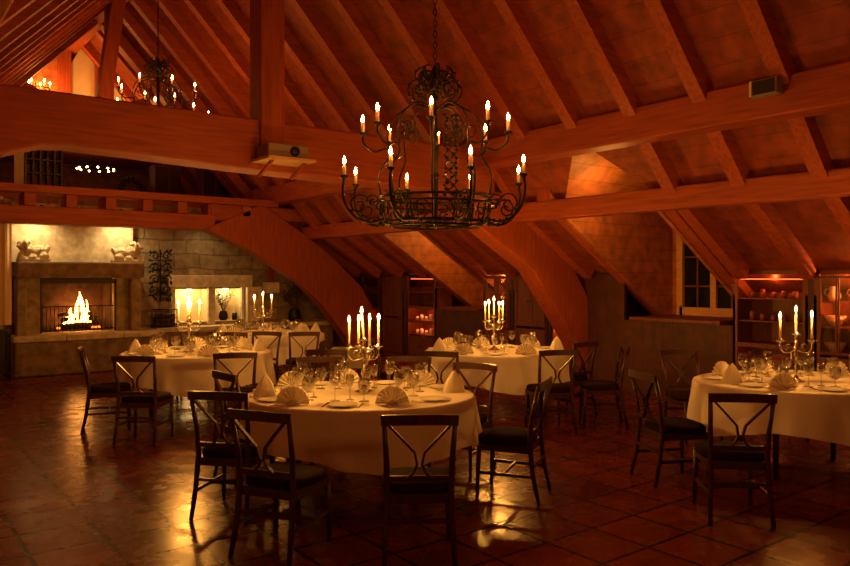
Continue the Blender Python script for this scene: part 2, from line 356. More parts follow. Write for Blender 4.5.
# near truss : tie beam, king post, struts
YA = 7.40
tb = MB().prism([(.30, 2.74), (1.05, 2.74), (1.35, 2.84), (1.6, 2.86), (3.2, 2.80), (6.9, 2.72), (6.9, 3.34), (.30, 3.34)], 'y', YA, YA+.42)
struct(tb.build('tie_beam', wood_x, bevel=.025), 'massive near tie beam crossing the hall, carrying the projector', 'beam')
struct(MB().box((RX-.14, YA-.05, 3.0), (RX+.14, YA+.25, RZ_-.3)).build('king_post', wood_z, bevel=.015), 'square king post standing on the near tie beam', 'post')
def poly(pts, Y): return [(PY(x, y, Y)[0], PY(x, y, Y)[2]) for x, y in pts]
sp = poly([(474, 222), (534, 271), (575, 340), (592, 377)], YA) ; up = poly([(640, 377), (607, 340), (584, 288), (549, 220), (548, 196), (474, 190)], YA)
struct(MB().prism(sp+up, 'y', YA, YA+.32).build('truss_strut', wood_z, bevel=.02), 'broad bent strut under the upper purlin right of the chandelier', 'strut')
f = sp[-1]; g = up[0]
struct(MB().prism([(f[0], f[1]), (g[0], g[1]), (g[0]+.02, 0), (f[0]+.06, 0)], 'y', YA+.01, YA+.31).build('truss_foot', wood_z), 'foot of the near bent strut on the floor', 'post')
struct(MB().box((7.22, 6.70, 2.65), (7.44, 6.94, 3.0)).build('short_post', wood_z, bevel=.01), 'short post standing on the lower purlin beside the near dormer', 'post')
# far truss
YT = 13.35
struct(MB().prism([(.2, 2.49), (5.3, 2.51), (5.35, 2.79), (.2, 2.79)], 'y', YT, YT+.35).build('tie_beam', wood_x, bevel=.02), 'long far tie beam above the fireplace wall', 'beam')
lo = poly([(205, 229), (250, 250), (301, 283), (325, 308), (345, 336), (368, 372)], YT); hi = poly([(398, 372), (386, 330), (360, 285), (325, 250), (290, 224), (262, 204)], YT)
struct(MB().prism(lo+hi, 'y', YT-.02, YT+.3).build('truss_strut', wood_z, bevel=.02), 'long curved strut sweeping down from the far tie beam', 'strut')
struct(MB().prism([(5.2, 2.68), (7.3, 2.75), (7.3, 3.0), (5.2, 3.0)], 'y', YT+.02, YT+.28).build('tie_beam', wood_x, bevel=.02), 'right end of the far tie beam running under the purlin', 'beam')
struct(MB().box((.2, YT-.05, 3.0), (6.6, YT+.3, 3.13)).build('gallery_beam', wood_x, bevel=.015), 'edge beam of the upper gallery above the far tie beam', 'beam')
for k in range(9):
    x = .9+k*.62
    struct(MB().box((x, YT-.02, 2.79), (x+.17, YT+.5, 3.0)).build('joist', wood_y, bevel=.01), 'joist end showing between the two far beams', 'joist', 'joist ends under the gallery')
struct(MB().box((RX-.15, YT+.1, 4.3), (RX-.03, YT+.3, RZ_-.3)).build('king_post', wood_z, bevel=.01), 'king post of the far truss rising to the ridge', 'post')
a_, b_ = PY(103, 99, YT-.2), PY(119, -8, YT-.2)
struct(MB().bar(a_, b_, .22, .22, (0, 1, 0)).build('brace', wood_z, bevel=.012), 'leaning dark brace in front of the far king post', 'brace')
for s_ in (-1, 1):
    x0, x1 = RX+s_*.1, RX+s_*3.6
    struct(MB().bar((x0, YB+.35, roof(x0)-.20), (x1, YB+.35, roof(x1)-.20), .26, .2, (0, 0, 1)).build('principal_rafter', wood_x, bevel=.015), f'lit principal rafter on the {"left" if s_ < 0 else "right"} of the far truss', 'rafter')
    struct(MB().bar((RX+s_*.1, YT+2.2, 4.6), (RX+s_*1.2, YT+2.2, 5.25), .18, .2, (0, 0, 1)).build('brace', wood_x, bevel=.01), f'{"left" if s_ < 0 else "right"} diagonal brace inside the lit gallery roof', 'brace')
# gallery room
struct(MB().box((.2, YB+.15, 4.28), (RX+3.2, YG, 4.38)).build('floor_light_screen', wood_y), 'added unseen floor screening the dark gallery from the lights above', 'floor')  # added floor, hidden by the near beam: blocks upper gallery light
struct(MB().box((.2, YB, 3.0), (RX+3.6, YG, 3.12)).build('floor_gallery', wood_y), 'wooden floor of the upper gallery', 'floor')
m = MB().prism([(.3, 3.1), (6.9, 3.1), (6.9, 3.2), (RX, RZ_), (.3, 3.2)], 'y', YG, YG+.1)
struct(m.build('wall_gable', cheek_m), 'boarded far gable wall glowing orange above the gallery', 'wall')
def face(px0, px1, py0, py1, Y): a = PY(px0, py1, Y); b = PY(px1, py0, Y); return a[0], b[0], a[2], b[2]
YP = 16.9
for pts, nm in (([(71, 102), (71, 64), (84, 42), (97, 66), (97, 102)], 'left'), ([(106, 106), (106, 62), (127, 86), (127, 106)], 'right')):
    struct(MB().prism([(PY(u, v, YP)[0], PY(u, v, YP)[2]) for u, v in pts], 'y', YP, YP+.06).build('wall_panel', plaster), f'pale plaster panel {nm} of the king post in the lit gable', 'wall')
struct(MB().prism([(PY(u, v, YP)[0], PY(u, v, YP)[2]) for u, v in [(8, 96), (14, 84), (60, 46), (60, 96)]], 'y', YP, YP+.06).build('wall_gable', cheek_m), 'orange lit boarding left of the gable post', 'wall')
for u0, u1, v, nm in ((58, 71, 44, 'wide brown'), (95, 98, 8, 'thin pale')):
    a0, a1 = PY(u0, 100, YP-.06), PY(u1, v, YP-.06); struct(MB().box((a0[0], YP-.1, 4.38), (a1[0], YP, a1[2])).build('wall_post', wood_z, bevel=.01), f'{nm} upright timber in the lit gable', 'post')
struct(MB().box((.9, YG-.2, 4.25), (6.3, YG-.05, 4.45)).build('collar_beam', wood_x), 'collar beam across the far gable wall', 'beam')

# ------------------------------------------------------------------ fireplace
H = thing('fireplace', (3.05, 13.9, 0)); hx, hy = 3.05, 13.9
def L_(a, b): return ((a[0]-hx, a[1]-hy, a[2]), (b[0]-hx, b[1]-hy, b[2]))
def hb(a, b, name, m_, bev=.015, par=None): a, b = L_(a, b); return MB().box(a, b).build(name, m_, par or H, bevel=bev)
hb((2.03, 13.5, 0), (4.35, 13.98, .57), 'hearth_base', stone_dark, .03)
m = MB(); R.seed(3); x = 2.0
while x < 4.3:
    w = R.uniform(.7, 1.1); a, b = L_((x, 13.44, .57), (min(x+w-.008, 4.4), 14.29, .67)); m.box(a, b); x += w
m.build('hearth_slab', stone_pale, H, bevel=.015)
m = MB(); a, b = L_((2.03, 13.98, .0), (4.2, 14.29, .57)); m.box(a, b); m.build('hearth_core', stone_dark, H)
hb((2.13, 13.95, .67), (2.48, 14.29, 1.62), 'pillar', stone_mid); hb((3.72, 13.95, .67), (4.02, 14.29, 1.62), 'pillar', stone_mid)
hb((2.10, 13.72, .67), (2.24, 13.95, 1.60), 'corbel', stone_mid); hb((3.92, 13.72, .67), (4.08, 13.95, 1.60), 'corbel', stone_mid)
hb((2.08, 13.62, 1.62), (4.12, 14.29, 1.89), 'mantel', stone_dark, .03)
m = MB(); a, b = L_((2.05, 14.1, 1.89), (4.05, 14.29, 2.9)); m.box(a, b); m.build('chimney_breast', stone_pale, H)
m = MB()
for a, b in [((2.42, 14.27, .66), (2.50, 14.9, 1.62)), ((3.70, 14.27, .66), (3.78, 14.9, 1.62)), ((2.48, 14.80, .66), (3.72, 14.9, 1.62)), ((2.48, 14.27, .60), (3.72, 14.9, .69)), ((2.48, 14.27, 1.59), (3.72, 14.9, 1.66))]:
    a, b = L_(a, b); m.box(a, b)
m.build('firebox', soot, H)
m = MB()
for x in (2.46, 3.69): a, b = L_((x, 13.97, .67), (x+.05, 14.02, 1.58)); m.box(a, b)
a, b = L_((2.46, 13.97, 1.52), (3.74, 14.02, 1.6)); m.box(a, b)
m.build('iron_frame', iron, H)
m = MB(); 
for k in range(19): x = 2.53+k*.0635-hx; m.tube([(x, .13, .68), (x, .13, 1.12)], .007, 5)
for z in (.72, 1.12): m.tube([(2.50-hx, .13, z), (3.70-hx, .13, z)], .009, 5)
m.build('fire_grate', iron, H)
tag(H, 'stone fireplace with mantel, raised hearth and burning fire', 'fireplace')
R.seed(5)
for k, (x, y, z, rr, an) in enumerate([(3.2, 14.42, .75, .06, .1), (3.25, 14.58, .755, .06, -.15), (3.22, 14.49, .87, .055, .3), (3.15, 14.51, .96, .042, -.5)]):
    m = MB(); c, s_ = math.cos(an), math.sin(an); m.tube([(-.32*c, -.32*s_*.4, -.02), (0, .0, .01), (.32*c, .32*s_*.4, .0)], [rr*.9, rr, rr*.85], 9)
    tag(m.build('firewood_log', log_m, loc=(x, y, z)), 'charred log burning in the fireplace', 'log', 'logs in the fireplace')
m = MB()
for k in range(13):
    x = R.uniform(-.21, .21); y = R.uniform(-.08, .08); h = .55*math.exp(-(x-.03)**2/.018)*R.uniform(.6, 1)+.08; w = R.uniform(.022, .042)
    n = 7; pts = []; rs = []
    for i in range(n): t = i/(n-1); pts.append((x+.03*math.sin(t*4+k), y, t*h)); rs.append(max(.002, w*math.sin(PI*min(1, .25+t*.75))**.8))
    m.tube(pts, rs, 7)
tag(m.build('fire', fire_m, loc=(3.2, 14.5, .80)), 'bright orange flames of the log fire', 'fire', kind='stuff')
m = MB()
for k in range(26): m.ball((R.uniform(-.34, .34), R.uniform(-.12, .12), 0), R.uniform(.02, .04), 6, 4)
tag(m.build('embers', ember_m, loc=(3.2, 14.5, .71)), 'glowing embers under the burning logs', 'embers', kind='stuff')
# ledge along the wall
tag(MB().box((4.42, 13.92, 0), (8.2, 14.29, .60)).build('stone_bench', stone_dark, bevel=.02), 'low stone bench wall under the lit niches', 'bench')
o = MB().box((4.42, 13.86, .60), (8.25, 14.29, .68)).build('stone_shelf', stone_pale, bevel=.012); tag(o, 'long pale stone slab on top of the bench wall', 'shelf')
# niches
for i, (a, b) in enumerate(NX):
    n = thing('wall_niche', ((a+b)/2, YB-.003, NZ0)); w = (b-a)/2-.014
    m = MB(); h = NZ1-NZ0
    h -= .01; m.box((-w, .28, 0), (w, .30, h)); m.box((-w-.01, 0, 0), (w+.01, .3, .012)); m.box((-w, 0, h-.01), (w, .3, h)); m.box((-w-.01, 0, 0), (-w, .3, h)); m.box((w, 0, 0), (w+.01, .3, h))
    m.build('niche_lining', plaster, n)
    m = MB(); m.box((-w-.09, -.08, -.05), (-w, 0, h+.02)); m.box((w, -.08, -.05), (w+.06, 0, h+.02)); m.build('jamb', stone_pale, n, bevel=.01)
    l = MB().box((-.05, .06, h-.03), (.05, .12, h)).build('lamp', mat('niche_lamp', (1, .9, .7), emit=(1, .68, .30), est=9), n)
    struct(n, ['left lit wall niche behind the candelabrum, pale plaster inside', 'right lit wall niche holding a dark potted plant'][i], 'niche')
    light('niche_light', ((a+b)/2, YB+.08, NZ1-.08), (1, .66, .26), 7.5, size=.04)
tag(MB().box((4.72, 14.18, NZ1+.02), (6.45, 14.32, NZ1+.26)).build('stone_lintel', stone_pale, bevel=.015), 'long carved stone lintel above the two lit niches', 'lintel')
tag(MB().box((6.30, 14.10, .68), (6.62, 14.31, NZ1+.02)).build('stone_pilaster', stone_pale, bevel=.015), 'stone pilaster right of the niches', 'pilaster')
tag(MB().box((6.72, 14.02, 1.30), (6.98, 14.31, 1.52)).build('stone_corbel', stone_pale, bevel=.02), 'pale corbel block jutting from the wall under the ribbon', 'corbel')
m = MB(); 
for k in range(5): m.tube([(k*.02-.04, 0, 0), (k*.022-.045, -.03, -.35), (k*.03-.06, -.01, -.75-.04*k)], [.012, .018, .01], 5)
tag(m.build('hanging_ribbon', red_cloth, loc=(6.86, 14.2, 2.30)), 'long red ribbon hanging on the stone wall', 'ribbon')
# plant pots
def plant(loc, s, label, nleaf=60, name='potted_plant', seed=1, twig=False):
    R.seed(seed); t = thing(name, loc)
    MB().lathe([(0, 0), (.07*s, 0), (.11*s, .06*s), (.10*s, .16*s), (.075*s, .2*s), (.085*s, .22*s), (.06*s, .2*s), (0, .19*s)]).build('pot', iron, t)
    m = MB(); lf = MB()
    for k in range(16):
        a = R.uniform(0, 2*PI); q = R.uniform(.08, .3)*s; h = R.uniform(.25, .6)*s
        p1 = Vector((math.cos(a)*q*.5, math.sin(a)*q*.3, .2*s+h*.5)); p2 = Vector((math.cos(a)*q, math.sin(a)*q*.5, .2*s+h))
        m.tube([(0, 0, .18*s), p1, p2], [.006*s, .005*s, .002*s], 4)
        for j in range(nleaf//16):
            c = p1.lerp(p2, R.random()); d = Vector((R.uniform(-1, 1), R.uniform(-.5, .5), R.uniform(-.3, 1))).normalized(); w = d.orthogonal().normalized(); ll = R.uniform(.05, .09)*s
            lf.add([c, c+d*ll*.5+w*ll*.25, c+d*ll, c+d*ll*.5-w*ll*.25+Vector((0, .004, 0))], [(0, 1, 2, 3)])
    m.build('stems', twig_m, t); lf.build('foliage', twig_m if twig else leaf_m, t)
    tag(t, label, 'plant'); return t
plant((5.92, 14.42, NZ0+.014), .85, 'dark leafy plant in a pot inside the right lit niche', 128)
plant((7.35, 14.08, .68), 1.25, 'dark dry branches in a vase against the stone wall', 160, 'branch_arrangement', 4, True)
o = MB().lathe([(0, 0), (.045, 0), (.055, .05), (.05, .16), (0, .16)]).build('jar', iron, loc=(6.14, 14.38, NZ0)); tag(o, 'small dark jar beside the plant in the right niche', 'jar')
# carved lions
def lion(loc, mir, label):
    t = MB(); R.seed(11)
    t.box((-.24, -.12, 0), (.24, .12, .05))
    for c, r, sc in [((.08*mir, 0, .17), .12, (1.2, .85, .9)), ((-.10*mir, 0, .2), .11, (1, .9, 1)), ((-.17*mir, -.03, .28), .085, (1, 1, 1)), ((-.22*mir, -.07, .26), .045, (1.2, 1, .8)),
                     ((-.12*mir, -.02, .33), .07, (1.1, 1.1, .7)), ((-.2*mir, -.07, .10), .045, (1, 1, 1.5)), ((-.19*mir, .07, .10), .045, (1, 1, 1.5)), ((.15*mir, -.09, .09), .06, (1.4, .8, 1)), ((.22*mir, .03, .22), .035, (1, 1, 2)), ((-.02*mir, -.09, .08), .05, (1.4, .8, .8))]:
        t.ball(c, r, 12, 8, sc)
    for k in range(16):
        a = 2*PI*k/16; t.ball((-.13*mir+.0*k, -.05+.09*math.cos(a), .27+.09*math.sin(a)), .026, 6, 4)
    o = t.build('stone_lion', stone_pale, loc=loc); r = o.modifiers.new('remesh', 'REMESH'); r.mode = 'VOXEL'; r.voxel_size = .014; r.use_smooth_shade = True
    d = o.modifiers.new('displace', 'DISPLACE'); tx = bpy.data.textures.new('clouds', 'CLOUDS'); tx.noise_scale = .05; d.texture = tx; d.strength = .03
    return tag(o, label, 'sculpture')
lion((2.36, 13.84, 1.89), 1, 'carved pale stone lion on the left end of the mantel')
lion((3.86, 13.84, 1.89), -1, 'carved pale stone lion on the right end of the mantel')
# iron wall ornament right of the mantel
def scroll(c, r, turns, a0, sgn=1, n=22, ax=(1, 0, 0), az=(0, 0, 1)):
    ax, az, c = Vector(ax), Vector(az), Vector(c); out = []
    for i in range(n+1):
        t = i/n; a = a0+sgn*2*PI*turns*t; q = r*(1-.8*t); out.append(c+ax*(q*math.cos(a))+az*(q*math.sin(a)))
    return out
t = thing('iron_wall_ornament', (4.58, 14.2, 1.15))
m = MB(); m.tube([(0, 0, 0), (0, 0, 1.0)], .014, 6)
for z in (.15, .38, .6, .8): m.tube([(-.2, 0, z), (.2, 0, z)], .01, 6)
m.build('iron_bars', iron, t)
m = MB()
for z in (.12, .34, .56, .78):
    for s_ in (-1, 1): m.tube(scroll((s_*.11, -.02, z+.1), .09, 1.2, 0 if s_ > 0 else PI, s_), .012, 6); m.ball((s_*.2, -.02, z+.02), .025)
m.build('scrollwork', iron, t)
m = MB(); R.seed(9)
for k in range(110):
    c = Vector((R.uniform(-.2, .2), -.03, R.uniform(.02, 1.0))); m.ball(c, R.uniform(.015, .03), 5, 4, (1, .4, 1))
m.build('iron_leaves', iron, t)
tag(t, 'black wrought iron ornament hanging right of the mantel', 'ornament')
t = thing('log_basket', (4.62, 14.08, .68))
m = MB().box((-.22, -.11, 0), (.22, .11, .02)); 
for x in (-.2, -.1, 0, .1, .2):
    for y in (-.1, .1): m.tube([(x, y, 0), (x, y, .34)], .007, 5)
for z in (.18, .34): m.tube([(-.21, -.1, z), (.21, -.1, z), (.21, .1, z), (-.21, .1, z), (-.21, -.1, z)], .008, 5)
m.build('basket_frame', iron, t); tag(t, 'black iron basket on the ledge beside the hearth', 'basket')
for k in range(5):
    m = MB().tube([(-.18, 0, 0), (.18, 0, 0)], .042, 8); tag(m.build('firewood_log', log_m, loc=(4.62, 14.04+.085*(k % 2), .745+.08*(k//2))), 'dark split log stacked in the iron basket', 'log', 'logs in the basket')
# left of the fireplace: pale curtain column and dark rack
m = MB(); R.seed(2)
pts = []
for i in range(25): x = 1.2+.82*i/24; pts.append((x, 13.70+.025*math.sin(i*1.4)))
m.prism([(p[0], p[1]) for p in pts]+[(p[0], p[1]+.02) for p in reversed(pts)], 'z', .85, 2.9)
tag(m.build('curtain', mat('cream_curtain', (.72, .52, .30), .9)), 'pale cream curtain at the left edge beside the fireplace', 'curtain')
t = thing('iron_stand', (1.83, 13.35, 0)); m = MB()
for x, y in ((-.12, -.1), (.1, -.1), (.1, .1), (-.12, .1)): m.tube([(x, y, 0), (x, y, .8)], .014, 6)
m.box((-.14, -.12, .1), (.12, .12, .13)); m.box((-.14, -.12, .76), (.12, .12, .80)); m.box((-.11, .04, .13), (.09, .1, .76)); m.build('frame', iron, t)
tag(t, 'dark stand below the curtain left of the hearth', 'stand')
# lamps washing the fireplace wall
def spot_lamp(loc, tgt, power, label, col=(1, .66, .26), spot=1.5):
    t = thing('spotlight', loc); d = (Vector(tgt)-Vector(loc)).normalized(); m = MB(); m.tube([Vector((0, 0, 0)), -d*.12], [.035, .03], 10); m.tube([-d*.06, Vector((0, 0, .12))], .01, 6)
    m.build('housing', black_m, t); tag(t, label, 'spotlight')
    light('spot_light', Vector(loc)+d*.02, col, power, 'SPOT', .05, tgt, spot, .9)
spot_lamp((2.45, 13.74, 2.72), (2.35, 14.0, 1.95), 46, 'small spotlight washing the wall above the left mantel lion', spot=2.6)
spot_lamp((3.75, 13.74, 2.72), (3.85, 14.0, 1.95), 46, 'small spotlight washing the wall above the right mantel lion', spot=2.6)
spot_lamp((1.6, 13.4, 2.85), (1.75, 13.75, 1.6), 34, 'small spotlight shining on the cream curtain')
spot_lamp((5.4, 13.74, 2.62), (5.4, 14.3, 1.5), 10, 'small spotlight above the two wall niches', spot=2.4)

# ------------------------------------------------------------------ built-in cabinets along the right
glow = lambda nm, c, e: mat(nm, (.8, .4, .2), .5, emit=c, est=e)
lamp_red = glow('cabinet_lamp', (1, .14, .03), 2.2)
red_back = mat('cabinet_inside', (.55, .14, .05), .6, grain=1.1, nscale=4)
def cabinet(y0, y1, label, kind, rows=None, gl=1., nd=2):
    t = thing('built_in_cabinet', (KX, (y0+y1)/2, 0)); w = (y1-y0)/2; H_ = roof(KX)-.03; dp = .42
    def b(x0, ya, z0, x1, yb, z1, nm, m_, bev=.004): return MB().box((x0, ya, z0), (x1, yb, z1)).build(nm, m_, t, bevel=bev)
    m = MB()
    m.box((0, -w, 0), (dp, -w+.03, H_-.3)); m.box((0, w-.03, 0), (dp, w, H_-.3)); m.box((dp-.02, -w, 0), (dp, w, H_-.28)); m.box((0, -w, 0), (dp, w, .06)); m.box((0, -w, H_-.05), (.05, w, H_))
    m.box((0, -w, 0), (.03, -w+.06, H_)); m.box((0, w-.06, 0), (.03, w, H_))
    m.prism([(.01, H_-.02), (.01, H_-.005), (dp, H_-.005-dp*TANL), (dp, H_-.02-dp*TANL)], 'y', -w, w)
    m.build('body', cab_wood, t)
    def door(z0, z1, n=2, glassy=False):
        for k in range(n):
            a = -w+.06+k*(2*w-.12)/n; c = a+(2*w-.12)/n
            m = MB(); fw = .022 if n > 2 else .05
            m.box((-.022, a+.004, z0), (0, a+fw, z1)); m.box((-.022, c-fw, z0), (0, c-.004, z1)); m.box((-.022, a+fw, z0), (0, c-fw, z0+fw)); m.box((-.022, a+fw, z1-fw), (0, c-fw, z1))
            if not glassy:
                m.box((-.01, a+fw, z0+fw), (0, c-fw, z1-fw))
            d = m.build('door', cab_wood, t, bevel=.003)
            if glassy: MB().box((-.010, a+fw, z0+fw), (-.006, c-fw, z1-fw)).build('pane', glass_m, d)
            MB().ball((-.035, (c-.03 if k % 2 == 0 else a+.03), (z0+z1)/2), .012).build('knob', iron, d)
    if kind == 'doors': door(.08, .78); door(.82, H_-.07)
    elif kind == 'lit':
        door(.08, rows[0][0]-.04)
        zs = sorted({z for r_ in rows for z in r_[:2]})
        for z in zs:
            if z < H_-.1: b(.03, -w+.03, z-.02, dp-.04, w-.03, z, 'shelf', cab_wood)
        for z0, z1_, lit in rows:
            if not lit: continue
            b(.04, -w+.08, z1_-.035, .07, w-.08, z1_-.022, 'lamp', lamp_red)
            if z1_ < 1.5: b(.004, -w+.05, z1_-.055, .02, w-.05, z1_, 'shelf_rail', cab_wood)
            light('cabinet_light', (KX+.12, (y0+y1)/2, z1_-.06), (1, .20, .045), lit, size=.03)
    elif kind == 'glass':
        door(.08, .72); door(.76, H_-.07, nd, True)
        for z in (.74, 1.05, 1.34): b(.03, -w+.03, z, dp-.04, w-.03, z+.02, 'shelf', cab_wood)
        light('cabinet_light', (KX+.12, (y0+y1)/2, H_-.16), (1, .34, .07), gl, size=.03)
        light('cabinet_light', (KX+.12, (y0+y1)/2, 1.28), (1, .22, .05), gl*.6, size=.03)
    tag(t, label, 'cabinet'); return t
cabinet(13.0, 13.75, 'glazed wooden cabinet next to the stone wall, small orange glow', 'lit', [(.72, .97, 1.6), (.97, 1.3, 0), (1.3, 1.62, 0)])
cabinet(12.15, 12.95, 'closed panelled wooden cabinet behind the front table candelabrum', 'doors')
cabinet(11.1, 12.05, 'open cabinet with two glowing red shelves between panelled doors and dormer', 'lit', [(.50, .78, 4.5), (.78, 1.06, 4.5), (1.06, 1.34, 0), (1.34, 1.62, .25)])
cabinet(9.05, 9.75, 'glass-fronted cabinet glowing red behind the far middle candelabrum', 'glass', gl=4.5)
cabinet(8.2, 9.0, 'closed panelled cabinet right of the far middle candelabrum', 'doors')
cabinet(7.85, 8.15, 'narrow cabinet with a small lit shelf beside the bent strut', 'lit', [(.60, .86, 2.5), (.86, 1.2, 0)])
cabinet(4.12, 5.05, 'wide cabinet with red lit top shelf right of the dormer window', 'lit', [(.62, .82, .6), (.82, 1.10, 0), (1.10, 1.38, 0), (1.38, 1.64, 1.8)])
cabinet(2.9, 4.05, 'glass display cabinet with bowls at the right edge', 'glass', gl=46., nd=5)
m = MB()
for y0, y1 in ((5.05, 6.72), (9.75, 11.1)): m.box((KX, y0, 0), (KX+.06, y1, SILL-.05))
[m.box((KX+.002, q0, 0), (KX+.06, q1, 1.68)) for q0, q1 in ((6.72, 7.85), (8.15, 8.2), (9.0, 9.05), (12.05, 12.15), (12.95, 13.0), (13.75, 13.8), (4.05, 4.12))]
m.box((KX, 13.8, 0), (KX+.06, YB, 1.66)); m.box((KX, YF, 0), (KX+.06, 2.85, 1.66))
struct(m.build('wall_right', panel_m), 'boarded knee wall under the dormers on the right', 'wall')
# things in the display cabinets
bowl_m = mat('cream_bowl', (.75, .5, .28), .3)
for k, (y, z, s_, lb) in enumerate([(3.91, 1.36, 1.0, 'tall cream jug with looped handle on the top shelf of the display cabinet'), (3.66, 1.36, .9, 'cream jug beside the larger jug in the display cabinet')]):
    t = thing('jug', (KX+.2, y, z)); MB().lathe([(0, 0), (.05*s_, 0), (.075*s_, .05), (.05*s_, .13), (.055*s_, .17), (.05*s_, .17), (.04*s_, .12), (0, .02)]).build('body', bowl_m, t)
    MB().tube([(0, .05, .14), (0, .1, .13), (0, .11, .09), (0, .07, .05)], .008, 6).build('handle', bowl_m, t); tag(t, lb, 'jug')
for k, (y, z, lb) in enumerate([(3.90, 1.07, 'round cream bowl on the middle shelf of the display cabinet'), (3.62, 1.07, 'second cream bowl on the middle shelf of the display cabinet'), (3.90, .76, 'large cream plate standing in the lower part of the display cabinet')]):
    m = MB().lathe([(0, 0), (.05, 0), (.10, .06), (.115, .12), (.105, .12), (.09, .06), (0, .02)], n=16)
    tag(m.build('bowl' if k < 2 else 'plate', bowl_m, loc=(KX+.2, y, z)), lb, 'bowl' if k < 2 else 'plate')
R.seed(8)
for ya, yb, where, zz in [(11.2, 11.95, 'cabinet beside the panelled doors', ((.78, 'upper lit'), (.50, 'lower lit'))), (4.25, 4.95, 'cabinet right of the dormer window', ((1.38, 'top'), (1.10, 'second')))]:
    for z, zn in zz:
        for k in range(5):
            y = ya+.08+k*(yb-ya-.16)/4; h = R.uniform(.06, .12)
            m = MB().lathe([(0, 0), (.03, 0), (.035, h*.5), (.03, h), (.026, h), (0, h*.8)], n=10)
            tag(m.build('cup', china if ya > 8 else mat('red_glazed_cup', (.22, .05, .03), .3), loc=(KX+.14, y, z)), f'small cup on the {zn} shelf of the {where}', 'cup', f'cups on the {zn} shelf of the {where}')

# ------------------------------------------------------------------ projector and speaker
x, z = PY(286, 154, YA-.25)[0], PY(286, 160, YA-.25)[2]
t = thing('projector_shelf', (x, YA-.16, z)); MB().box((-.30, -.30, -.03), (.25, .16, 0)).build('board', pale_wood, t, bevel=.004)
[MB().bar((q, .14, -.16), (q, -.18, -.03), .03, .03).build('bracket', wood_x, t) for q in (-.2, .18)]; tag(t, 'pale wooden shelf fixed to the near tie beam under the projector', 'shelf')
t = thing('projector', (x, YA-.2, z)); MB().box((-.25, -.15, .012), (.22, .15, .155)).build('casing', grey_m, t, bevel=.015)
MB().tube([(.05, -.15, .08), (.05, -.185, .08)], [.055, .046], 14).build('lens', black_m, t)
m = MB(); [m.tube([(sx, sy, 0), (sx, sy, .014)], .012, 6) for sx in (-.15, .15) for sy in (-.1, .1)]; m.build('foot', black_m, t); tag(t, 'grey projector with black lens on the beam shelf', 'projector')
x, y_, z = 6.50, 3.60, 3.30
a = (765-425)/FPX; Z = 6.42/(DX+DY*a); yy = Z*(DY-DX*a); zz = EYE+(HOR-89)/FPX*Z
t = thing('speaker', (6.43, yy, zz-.06)); MB().box((-.06, -.13, 0), (.06, .13, .14)).build('casing', grey_m, t, bevel=.008); MB().box((-.064, -.115, .01), (-.058, .09, .13)).build('grille', black_m, t)
MB().box((-.064, .10, .0), (-.055, .118, .14)).build('trim', china, t); tag(t, 'small grey speaker box mounted on the upper purlin', 'speaker')

